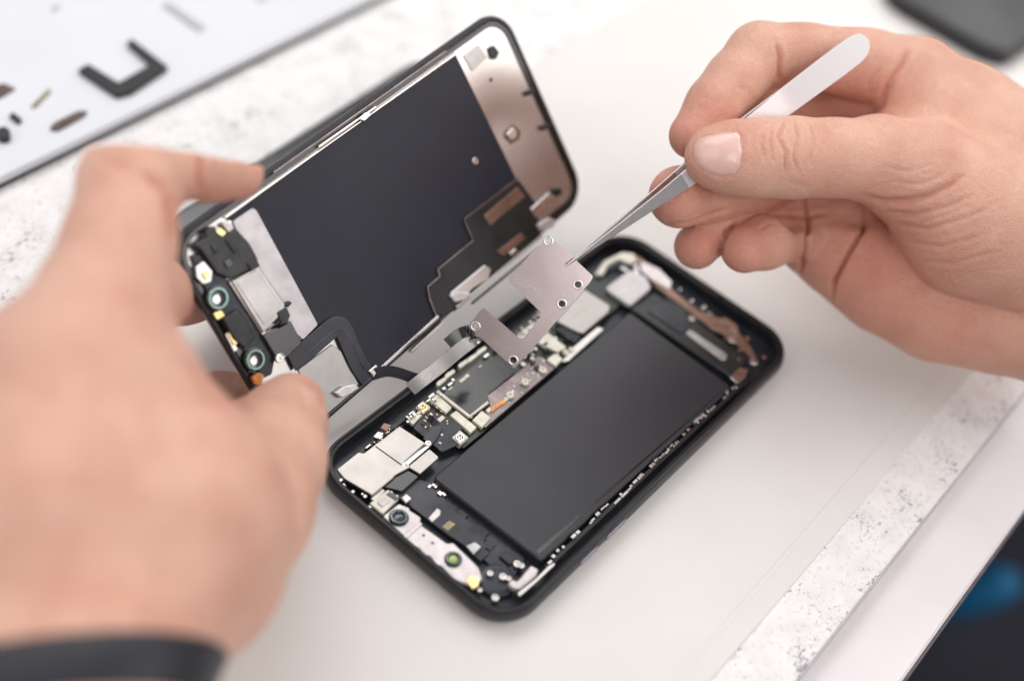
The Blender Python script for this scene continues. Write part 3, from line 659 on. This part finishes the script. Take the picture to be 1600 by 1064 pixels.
# ------------------------------------------------------------------ tweezers
tipc = (884, 416); endc = (1356, 63)
tw_d = lambda s: 383.2+s*13.0       # depth along the tool
def tpt(s, off=0.0, dd=0.0):         # s 0..1 from tip to blunt end
    px = tipc[0]+(endc[0]-tipc[0])*s; py = tipc[1]+(endc[1]-tipc[1])*s
    return px, py, tw_d(s)+dd
a_, b2 = atd(*tpt(0)), atd(*tpt(1)); X = (b2-a_)/np.linalg.norm(b2-a_); Lt = np.linalg.norm(b2-a_)
vd = A[2]; Z = -(vd-X*(vd@X)); Z /= np.linalg.norm(Z); yy_ = np.cross(Z, X); ta = math.radians(-24); Z = Z*math.cos(ta)+yy_*math.sin(ta); ft = Fr(a_, X, np.cross(Z, X), Z)
te = empty('tweezers', ft.M(), 'white satin steel pointed tweezers held by the right hand, tip on the steel plate', 'tweezers')
def arm(name, sgn, m):
    # half-width profile along length
    pr = [(0, .12), (.03, .35), (.10, .8), (.2, 1.35), (.3, 1.95), (.38, 2.6), (.45, 3.1), (.55, 3.6), (.7, 4.1), (.9, 4.5), (.955, 4.4), (.98, 3.7), (.994, 2.3), (1.0, .5)]
    zs = lambda s: (0.12+2.4*math.sin(min(1, s/.62)*math.pi/2)*max(0, 1-max(0, s-.42)/.3))*sgn if sgn > 0 else -(0.12+2.4*math.sin(min(1, s/.62)*math.pi/2)*max(0, 1-max(0, s-.42)/.3))
    V = []; Fc = []; ss = np.linspace(0, 1, 60)**.95; ss = sorted(set(list(ss)+[p[0] for p in pr]))
    for s in ss:
        w = np.interp(s, [p[0] for p in pr], [p[1] for p in pr]); z = zs(s)+.12*sgn; th = np.interp(s, (0, .1, .35, 1), (.2, .45, .6, .55)); c = min(.16, w*.4)
        for a, z_ in ((-w, -th/2+c*.5), (-w, th/2-c), (-w+c, th/2), (w-c, th/2), (w, th/2-c), (w, -th/2+c*.5), (w-c, -th/2), (-w+c, -th/2)): V.append((s*Lt, a, z+z_))
    n = len(ss)
    for i in range(n-1):
        for k in range(8): Fc.append((i*8+k, i*8+(k+1) % 8, i*8+8+(k+1) % 8, i*8+8+k))
    Fc += [tuple(range(8)), tuple((n-1)*8+7-k for k in range(8))]
    o = mesh(name, V, Fc, m, te, True, 32); o.data.materials.append(M['polished'])
    for p in o.data.polygons:
        if p.center.x < Lt*MM*.37: p.material_index = 1
    return o
arm('arm', 1, M['steel']); arm('arm', -1, M['steel'])

# ------------------------------------------------------------------ hands: implicit surfaces polygonised into one continuous mesh
import openvdb
def cv(px, py, d): return np.array([(px-CX)/F*d, (py-CY)/F*d, d])
def build_hand(name, groups, lo, hi, vox, knuckles, creases, mat_, label, table=True, kglob=2.5, cuts=()):
    lo = np.array(lo, float); hi = np.array(hi, float); n = np.ceil((hi-lo)/vox).astype(int)
    G = np.full(n, 20., np.float32)
    ax = [lo[i]+vox*np.arange(n[i], dtype=np.float32) for i in range(3)]
    def region(mn, mx):
        i0 = np.maximum(0, np.floor((mn-lo)/vox).astype(int)); i1 = np.minimum(n, np.ceil((mx-lo)/vox).astype(int)+1)
        return tuple(slice(int(a), int(max(a, b))) for a, b in zip(i0, i1))
    def cone(sl, pa, ra, pb, rb):
        x = ax[0][sl[0]][:, None, None]-pa[0]; y = ax[1][sl[1]][None, :, None]-pa[1]; z = ax[2][sl[2]][None, None, :]-pa[2]
        ba = pb-pa; l2 = float(ba@ba)
        if l2 < 1e-4: return np.sqrt(x*x+y*y+z*z)-ra
        t = np.clip((x*ba[0]+y*ba[1]+z*ba[2])/l2, 0, 1)
        return np.sqrt((x-t*ba[0])**2+(y-t*ba[1])**2+(z-t*ba[2])**2)-(ra+(rb-ra)*t)
    def smin(a, b_, k):
        h = np.maximum(k-np.abs(a-b_), 0)/k; return np.minimum(a, b_)-h*h*k*.25
    for chain, k, kg in groups:
        pts = [cv(*q[:3]) for q in chain]; rs = [q[3]*q[2]/F for q in chain]
        mn = np.min([p-r for p, r in zip(pts, rs)], 0)-9; mx = np.max([p+r for p, r in zip(pts, rs)], 0)+9
        sl = region(mn, mx); g = np.full(G[sl].shape, 20., np.float32)
        if 0 in g.shape: continue
        for i in range(max(1, len(pts)-1)):
            j = min(i+1, len(pts)-1)
            g = smin(g, cone(sl, pts[i], rs[i], pts[j], rs[j]).astype(np.float32), k)
        G[sl] = smin(G[sl], g, kg)
    for chain, k in cuts:
        pts = [cv(*q[:3]) for q in chain]; rs = [q[3]*q[2]/F for q in chain]
        mn = np.min([p-r for p, r in zip(pts, rs)], 0)-9; mx = np.max([p+r for p, r in zip(pts, rs)], 0)+9
        sl = region(mn, mx)
        for i in range(max(1, len(pts)-1)):
            j = min(i+1, len(pts)-1)
            G[sl] = -smin(-G[sl], cone(sl, pts[i], rs[i], pts[j], rs[j]).astype(np.float32), k)
    if table:
        N_ = A@np.array([0, 0, 1.]); off = CAM[2]
        zz = ax[0][:, None, None]*N_[0]+ax[1][None, :, None]*N_[1]+ax[2][None, None, :]*N_[2]+off
        G = -smin(-G, zz-1.0, 1.5).astype(np.float32)
    G[0] = G[-1] = 5; G[:, 0] = G[:, -1] = 5; G[:, :, 0] = G[:, :, -1] = 5
    grid = openvdb.FloatGrid(20.0); grid.copyFromArray(np.clip(G, -20, 20))
    v, q = grid.convertToQuads(isovalue=0.0)
    v = np.array(v, float)*vox+lo
    me = bpy.data.meshes.new(name); me.from_pydata([tuple(p) for p in v], [], [tuple(int(a) for a in f) for f in q]); me.update()
    def normals():
        a = np.empty(len(v)*3); me.vertex_normals.foreach_get('vector', a); return a.reshape(-1, 3)
    nn = normals()
    inward = np.mean(np.sum(nn[:2000]*0, 1))
    # outward test: gradient of the field
    idx = np.clip(((v+nn*1.0-lo)/vox).round().astype(int), 0, n-1); g1 = G[idx[:, 0], idx[:, 1], idx[:, 2]]
    if np.mean(g1) < 0:
        me.flip_normals(); me.update(); nn = normals()
    face = -np.sum(nn*(v/np.linalg.norm(v, axis=1)[:, None]), 1)
    px = CX+F*v[:, 0]/v[:, 2]; py = CY+F*v[:, 1]/v[:, 2]
    red = np.zeros(len(v)); disp = np.zeros(len(v))
    for pts, wpx, depth, dr, rd in creases:
        P_ = np.array(pts, float); dm = np.full(len(v), 1e9)
        # fade at both ends
        fade = np.ones(len(v)); tot = 0; seg = np.linalg.norm(np.diff(P_, axis=0), axis=1); S = seg.sum(); acc = 0
        for i in range(len(P_)-1):
            e = P_[i+1]-P_[i]; t = np.clip(((px-P_[i, 0])*e[0]+(py-P_[i, 1])*e[1])/(e@e), 0, 1)
            dd = np.hypot(px-P_[i, 0]-t*e[0], py-P_[i, 1]-t*e[1]); m_ = dd < dm
            dm = np.where(m_, dd, dm); s_ = (acc+t*seg[i])/S; fade = np.where(m_, np.clip(np.minimum(s_, 1-s_)*5+.15, 0, 1), fade); acc += seg[i]
        w = np.exp(-(dm/wpx)**2)*fade*np.clip(face*3, 0, 1)
        if dr: w = w*((v[:, 2] > dr[0]) & (v[:, 2] < dr[1]))
        disp -= depth*w
        # lips either side of a fold
        if 0 < depth < 1.2: disp += depth*.35*np.exp(-((dm-2.2*wpx)/(wpx*1.2))**2)*fade*np.clip(face*3, 0, 1)*(((v[:, 2] > dr[0]) & (v[:, 2] < dr[1])) if dr else 1)
        red = np.maximum(red, rd*w)  # folds tinted dark red to stand in for the shade inside them
    v2 = v+nn*disp[:, None]
    for (kx, ky, kd, kr, amt) in knuckles:
        c = cv(kx, ky, kd); R_ = kr*kd/F
        red = np.maximum(red, amt*np.exp(-(np.linalg.norm(v-c, axis=1)/R_)**2))
    w = c2w(v2); org = w.mean(0); org[2] = w[:, 2].min()
    loc = (w-org)*MM
    me.vertices.foreach_set('co', loc.ravel()); me.update()
    at_ = me.attributes.new('red', 'FLOAT', 'POINT'); at_.data.foreach_set('value', np.clip(red, 0, 1).astype(np.float32))
    me.shade_smooth(); me.materials.append(mat_)
    # rotation from camera space to world is proper, faces keep their side
    o = bpy.data.objects.new(name, me); link(o); o.location = Vector(org)*MM; tag(o, label, 'hand')
    return o, v2, [tuple(int(a) for a in f) for f in q]

# --- right hand ---
RH = [
 # thumb
 ([(1114, 246, 383, 44), (1138, 247, 384, 54), (1180, 248, 385, 57), (1240, 247, 387, 60), (1300, 247, 391, 58), (1370, 250, 397, 66), (1440, 275, 401, 86), (1525, 345, 403, 118), (1640, 385, 406, 125), (1780, 430, 408, 135)], 4, 3),
 # index
 ([(1082, 212, 394, 37), (1118, 165, 397, 43), (1150, 128, 400, 46), (1186, 88, 404, 49), (1250, 88, 410, 50), (1340, 98, 418, 54), (1430, 128, 424, 66), (1500, 190, 428, 90), (1620, 300, 425, 130), (1760, 400, 422, 150)], 4, 3),
 # web between thumb and index
 ([(1400, 215, 414, 48), (1460, 200, 416, 70), (1550, 270, 418, 110)], 5, 6),
 ([(1205, 175, 428, 45), (1250, 200, 434, 60), (1330, 200, 438, 80), (1430, 200, 438, 90)], 5, 3),
 # middle finger
 ([(1062, 308, 397, 49), (1112, 300, 404, 46), (1190, 285, 414, 48), (1300, 240, 426, 54), (1400, 220, 432, 70)], 4, .8),
 # ring finger
 ([(1089, 385, 407, 36), (1120, 354, 411, 37), (1165, 325, 418, 42), (1270, 300, 430, 50), (1380, 270, 434, 70)], 4, .6),
 # little finger
 ([(1164, 389, 403, 38), (1196, 378, 409, 40), (1240, 365, 420, 42), (1320, 340, 432, 56), (1420, 340, 434, 76)], 4, .6),
 # palm, outer edge
 ([(1262, 376, 427, 50), (1320, 392, 427, 72), (1390, 435, 426, 82), (1470, 472, 423, 88), (1560, 482, 420, 96), (1680, 500, 417, 110), (1780, 520, 415, 120)], 6, 1.5),
 ([(1350, 340, 434, 72), (1450, 380, 434, 90), (1600, 420, 430, 110)], 6, 5),
]
kn = [(1114, 246, 380, 70, .35), (1082, 205, 394, 80, .7), (1150, 110, 400, 60, .2), (1060, 320, 398, 90, .75), (1090, 385, 402, 60, .75), (1163, 390, 404, 60, .75), (1240, 240, 383, 60, .25), (1300, 200, 415, 120, .6), (1240, 320, 415, 90, .6), (1400, 150, 405, 60, .15), (1350, 420, 410, 170, .65), (1500, 520, 405, 110, .5), (1230, 330, 410, 70, .6)]  # fingertip redness; palm and inner-finger spots also paint in shade
cr = [
 # knuckle wrinkles on the thumb
 ([(1192, 205), (1190, 225), (1195, 250)], 3, .22, (0, 392), .2), ([(1206, 196), (1204, 225), (1210, 258)], 2.5, .25, (0, 392), .2),
 ([(1222, 190), (1217, 215), (1228, 240), (1226, 272)], 3, .35, (0, 392), .3), ([(1240, 190), (1246, 215), (1240, 245), (1246, 268)], 2.6, .3, (0, 392), .2),
 ([(1258, 188), (1268, 205), (1272, 230), (1264, 258)], 3, .3, (0, 394), .2), ([(1276, 195), (1279, 215), (1274, 235)], 2.2, .15, (0, 394), .1),
 ([(1230, 285), (1262, 292), (1262, 305)], 3.5, .08, (0, 395), .1),
 # fold of the thumb base
 ([(1345, 306), (1380, 315), (1420, 314), (1450, 306), (1485, 288), (1510, 270)], 5, .55, (0, 402), .45),
 ([(1380, 330), (1430, 336), (1480, 322), (1530, 300)], 3.5, .3, (0, 410), .3), ([(1395, 350), (1450, 358), (1510, 340), (1560, 318)], 3.5, .28, (0, 410), .25),
 ([(1412, 378), (1470, 386), (1540, 366)], 3.5, .22, (0, 410), .2), ([(1432, 408), (1490, 412), (1560, 392)], 3.5, .2, (0, 412), .2),
 ([(1380, 262), (1420, 268), (1460, 256)], 3, .12, (0, 410), .1), ([(1400, 285), (1440, 288), (1480, 270)], 3, .15, (0, 410), .15),
 # palm lines
 ([(1258, 298), (1263, 340), (1262, 390), (1246, 432)], 3, 1.6, (400, 500), 1.), ([(1352, 322), (1348, 360), (1324, 400), (1303, 440), (1298, 470)], 3.2, 1.8, (398, 500), 1.),
 ([(1198, 335), (1262, 338), (1300, 332)], 4, .7, (398, 500), .9),
 # web folds, index joint
 ([(1214, 66), (1219, 90), (1218, 130)], 4, .9, None, .8), ([(1372, 172), (1388, 130), (1412, 98), (1425, 70)], 5, .9, (396, 500), .6), ([(1352, 140), (1362, 120), (1380, 104)], 5, .35, None, .4),
 ([(1150, 135), (1168, 142), (1180, 160)], 4, .2, None, .2),
 ([(1040, 352), (1075, 352), (1110, 338)], 3, .4, None, .5), ([(1124, 408), (1126, 385), (1136, 360), (1160, 343)], 3, 1.4, None, 1.), ([(1056, 352), (1080, 350), (1110, 336), (1140, 326)], 3, 1.2, None, .9), ([(1185, 360), (1200, 350), (1206, 345)], 3, .3, None, .4),
 # thenar edge
  ([(1505, 470), (1540, 486), (1590, 490), (1640, 484)], 5, .5, None, .35),
 # nail surround
 ([(1084, 228), (1082, 244), (1093, 262), (1122, 276), (1144, 274), (1160, 258), (1161, 218), (1150, 206), (1105, 207)], 3, .25, (0, 390), .25),
]
cr = [(p, w_, d_*1.6, q, min(1, r_*1.5)) if i < 16 else (p, w_, d_, q, r_) for i, (p, w_, d_, q, r_) in enumerate(cr)]
rng = random.Random(5)
for k in range(46):   # fine dry lines over the thumb base and wrist
    x = rng.uniform(1370, 1590); y = rng.uniform(250, 470); th = rng.gauss(-.35, .25); L_ = rng.uniform(18, 60)
    if y < 250+(x-1370)*.0: continue
    cr.append(([(x-math.cos(th)*L_/2, y-math.sin(th)*L_/2), (x, y+rng.uniform(-3, 3)), (x+math.cos(th)*L_/2, y+math.sin(th)*L_/2)], 2.2, rng.uniform(.05, .14), (0, 415), .08))
rcut = [([(1226, 345, 409, 20), (1262, 330, 412, 22), (1300, 316, 414, 24), (1345, 332, 413, 20)], 4)]
R, Rv, Rf = build_hand('hand', RH, cv(985, -10, 365)-[2, 2, 0], [cv(1660, 620, 450)[0], cv(1600, 640, 450)[1], 452], .5, kn, cr, M['skin'],
    'right hand with pinched thumb and forefinger holding the white tweezers', cuts=rcut)
# nail plate on the thumb
bvh = BVHTree.FromPolygons([tuple(p) for p in Rv], Rf)
def nail():
    out = [(1084, 229), (1092, 217), (1106, 211), (1128, 208), (1153, 206), (1159, 212), (1161, 236), (1159, 262), (1150, 272), (1122, 274), (1104, 269), (1091, 259), (1084, 245)]
    out = rnd(out, 2.5, 3); c = np.mean(out, 0); V = []; Fc = []; K = 9; n = len(out)
    for j in range(K+1):
        t = 1-j/K
        for x, y in out:
            X_, Y_ = c+(np.array([x, y])-c)*t; d = cv(X_, Y_, 1.0); d /= np.linalg.norm(d)
            h = bvh.ray_cast(Vector((0, 0, 0)), Vector(d))
            p = np.array(h[0]) if h[0] else cv(X_, Y_, 373)
            # fair the plate: follow an arch across the nail
            rise = .12 if j == 0 else .42
            V.append(p-d*rise)
    V = np.array(V)
    # smooth the depth by fitting a quadratic
    xx = V[:, 0]-V[:, 0].mean(); yy = V[:, 1]-V[:, 1].mean(); B_ = np.stack([np.ones_like(xx), xx, yy, xx*xx, xx*yy, yy*yy], 1)
    co, *_ = np.linalg.lstsq(B_, V[:, 2], rcond=None); fit = B_@co
    for j in range(K+1):
        for i in range(n): V[j*n+i, 2] = fit[j*n+i]-(.40 if j > 1 else (.25 if j else -.5))
    for j in range(K):
        for i in range(n):
            a, b_ = j*n+i, j*n+(i+1) % n; Fc.append((a, b_, b_+n, a+n))
    w = c2w(V); org = np.array(R.location)/MM
    return mesh('fingernail', w-org, Fc, M['nail'], R, True)
nail()

# --- left hand ---
LH = [
 # forefinger
 ([(371, 271, 333, 41), (325, 262, 327, 47), (262, 258, 315, 54), (203, 287, 305, 74), (187, 380, 297, 82), (160, 480, 290, 102), (120, 600, 280, 150), (100, 780, 272, 200)], 5, 3),
 # back of the hand
 ([(60, 640, 285, 150), (60, 820, 275, 200), (60, 980, 266, 175), (60, 1300, 240, 190)], 8, 8),
 ([(200, 640, 288, 130), (250, 800, 284, 190), (170, 960, 268, 165), (140, 1060, 258, 160), (150, 1320, 236, 180)], 8, 8),
 ([(-80, 700, 285, 150), (-60, 900, 275, 170), (-40, 1100, 256, 160), (-20, 1320, 238, 180)], 8, 8),
 # thumb
 ([(456, 634, 356, 52), (442, 662, 348, 64), (412, 715, 334, 94), (362, 790, 316, 124), (285, 880, 293, 155), (200, 980, 272, 140)], 5, 5),
 # fingers behind the panel
 ([(120, 520, 315, 90), (220, 460, 345, 66), (285, 447, 378, 57), (360, 440, 396, 50)], 4, 3),
 ([(180, 660, 325, 80), (280, 640, 370, 60), (345, 630, 395, 46), (400, 625, 408, 42)], 4, 3),
]
lk = [(370, 270, 344, 70, .5), (270, 300, 315, 60, .35), (470, 620, 358, 60, .4), (300, 450, 375, 120, .8), (350, 630, 395, 90, .8), (200, 290, 285, 60, .15), (120, 560, 262, 90, .12)]
lc = [([(322, 215), (315, 250), (312, 305)], 6, 1.1, None, .8), ([(262, 300), (266, 330), (272, 380)], 8, .9, None, .8), ([(450, 584), (478, 594), (500, 612), (506, 640)], 5, .6, None, .5), ([(455, 600), (470, 618), (480, 645)], 4, .4, None, .3), ([(225, 268), (240, 285), (262, 300)], 9, .8, None, .6), ([(150, 240), (190, 262), (215, 250)], 8, .4, None, .3),
      ([(300, 560), (330, 620), (380, 640)], 10, .6, None, .4)]
Lh, Lv, Lf = build_hand('hand', LH, [cv(-230, 0, 262)[0], cv(0, 190, 270)[1], 212], [cv(545, 0, 345)[0], cv(0, 1210, 270)[1], 425], .9, lk, lc, M['skin'],
    'left hand gripping the raised display panel, black band at its wrist', table=False)
bvl = BVHTree.FromPolygons([tuple(p) for p in Lv], Lf)
ax0 = cv(90, 1082, 258); axd = cv(90, 1320, 250)-cv(90, 1000, 266); axd /= np.linalg.norm(axd)
axd = axd*np.array([1, 1, 1.0]); u = np.cross(axd, [0, 0, 1.]); u /= np.linalg.norm(u); w_ = np.cross(axd, u)
V = []; Fc = []; NB = 96
prof = [(-5.4, .1), (-5.1, .9), (-4.4, 1.25), (0, 1.35), (4.4, 1.25), (5.1, .9), (5.4, .1)]
for t, h in prof:
    for i in range(NB):
        a = 2*math.pi*i/NB; d = u*math.cos(a)+w_*math.sin(a); c = ax0+axd*t
        hit = bvl.ray_cast(Vector(c), Vector(d)); r = hit[3] if hit[0] else 26
        V.append(c+d*(r+h))
for j in range(len(prof)-1):
    for i in range(NB):
        Fc.append((j*NB+i, j*NB+(i+1) % NB, (j+1)*NB+(i+1) % NB, (j+1)*NB+i))
mesh('wristband', c2w(np.array(V))-np.array(Lh.location)/MM, Fc, M['band'], Lh, True)

# ------------------------------------------------------------------ light, world, camera
sc = bpy.context.scene
w = bpy.data.worlds.new('World'); sc.world = w; w.use_nodes = True; N = w.node_tree.nodes; L = w.node_tree.links
bg = N['Background']; tc = N.new('ShaderNodeTexCoord'); sx = N.new('ShaderNodeSeparateXYZ'); L.new(tc.outputs['Generated'], sx.inputs[0])
rmp = N.new('ShaderNodeValToRGB'); L.new(sx.outputs['Z'], rmp.inputs[0]); bg.inputs[1].default_value = .56
rmp.color_ramp.elements[0].position = .0; rmp.color_ramp.elements[0].color = (.13, .12, .14, 1)
rmp.color_ramp.elements[1].position = .7; rmp.color_ramp.elements[1].color = (.98, .96, .98, 1)
L.new(rmp.outputs[0], bg.inputs[0])
def area(name, loc, target, sx_, sy_, power, colr):
    ld = bpy.data.lights.new(name, 'AREA'); ld.shape = 'RECTANGLE'; ld.size = sx_; ld.size_y = sy_; ld.energy = power; ld.color = colr
    o = bpy.data.objects.new(name, ld); link(o); o.location = loc
    o.rotation_euler = (Vector(target)-Vector(loc)).to_track_quat('-Z', 'Y').to_euler(); return o
area('softbox', (.22, .45, .75), (.12, .0, 0), .9, .5, 3.7, (1, .975, .95))
area('left_light', (-.75, .25, .6), (.05, 0, 0), .6, .6, 1.7, (.95, .97, 1))  # unseen area lamp on the upper left, not a window
area('side_light', (.55, -.75, .6), (.0, -.05, 0), .8, .6, 3.8, (1, .95, .93))
area('front_fill', (-.55, -.75, .75), (.05, 0, 0), .7, .5, 3.6, (1, .97, .95))  # added fill from behind the camera, brightens mat and hands
area('far_fill', (.8, .12, .42), (.08, .0, 0), .5, .4, 1.6, (1, .98, .96))  # added low fill along the gap between panel and housing
cd = bpy.data.cameras.new('camera'); co = bpy.data.objects.new('camera', cd); link(co)
mw = Matrix.Identity(4)
for i, v in enumerate((A[0], -A[1], -A[2])):
    for j in range(3): mw[j][i] = v[j]
for j in range(3): mw[j][3] = CAM[j]*MM
co.matrix_world = mw; cd.sensor_fit = 'HORIZONTAL'; cd.sensor_width = 36; cd.lens = F/1600*36; cd.clip_start = .01; cd.clip_end = 50
cd.dof.use_dof = True; cd.dof.focus_distance = .384; cd.dof.aperture_fstop = 3.6; cd.dof.aperture_blades = 0
sc.camera = co
sc.render.engine = 'CYCLES'
sc.view_settings.view_transform = 'Standard'; sc.view_settings.look = 'None'; sc.view_settings.exposure = .12; sc.view_settings.gamma = 1
sc.view_settings.use_curve_mapping = False
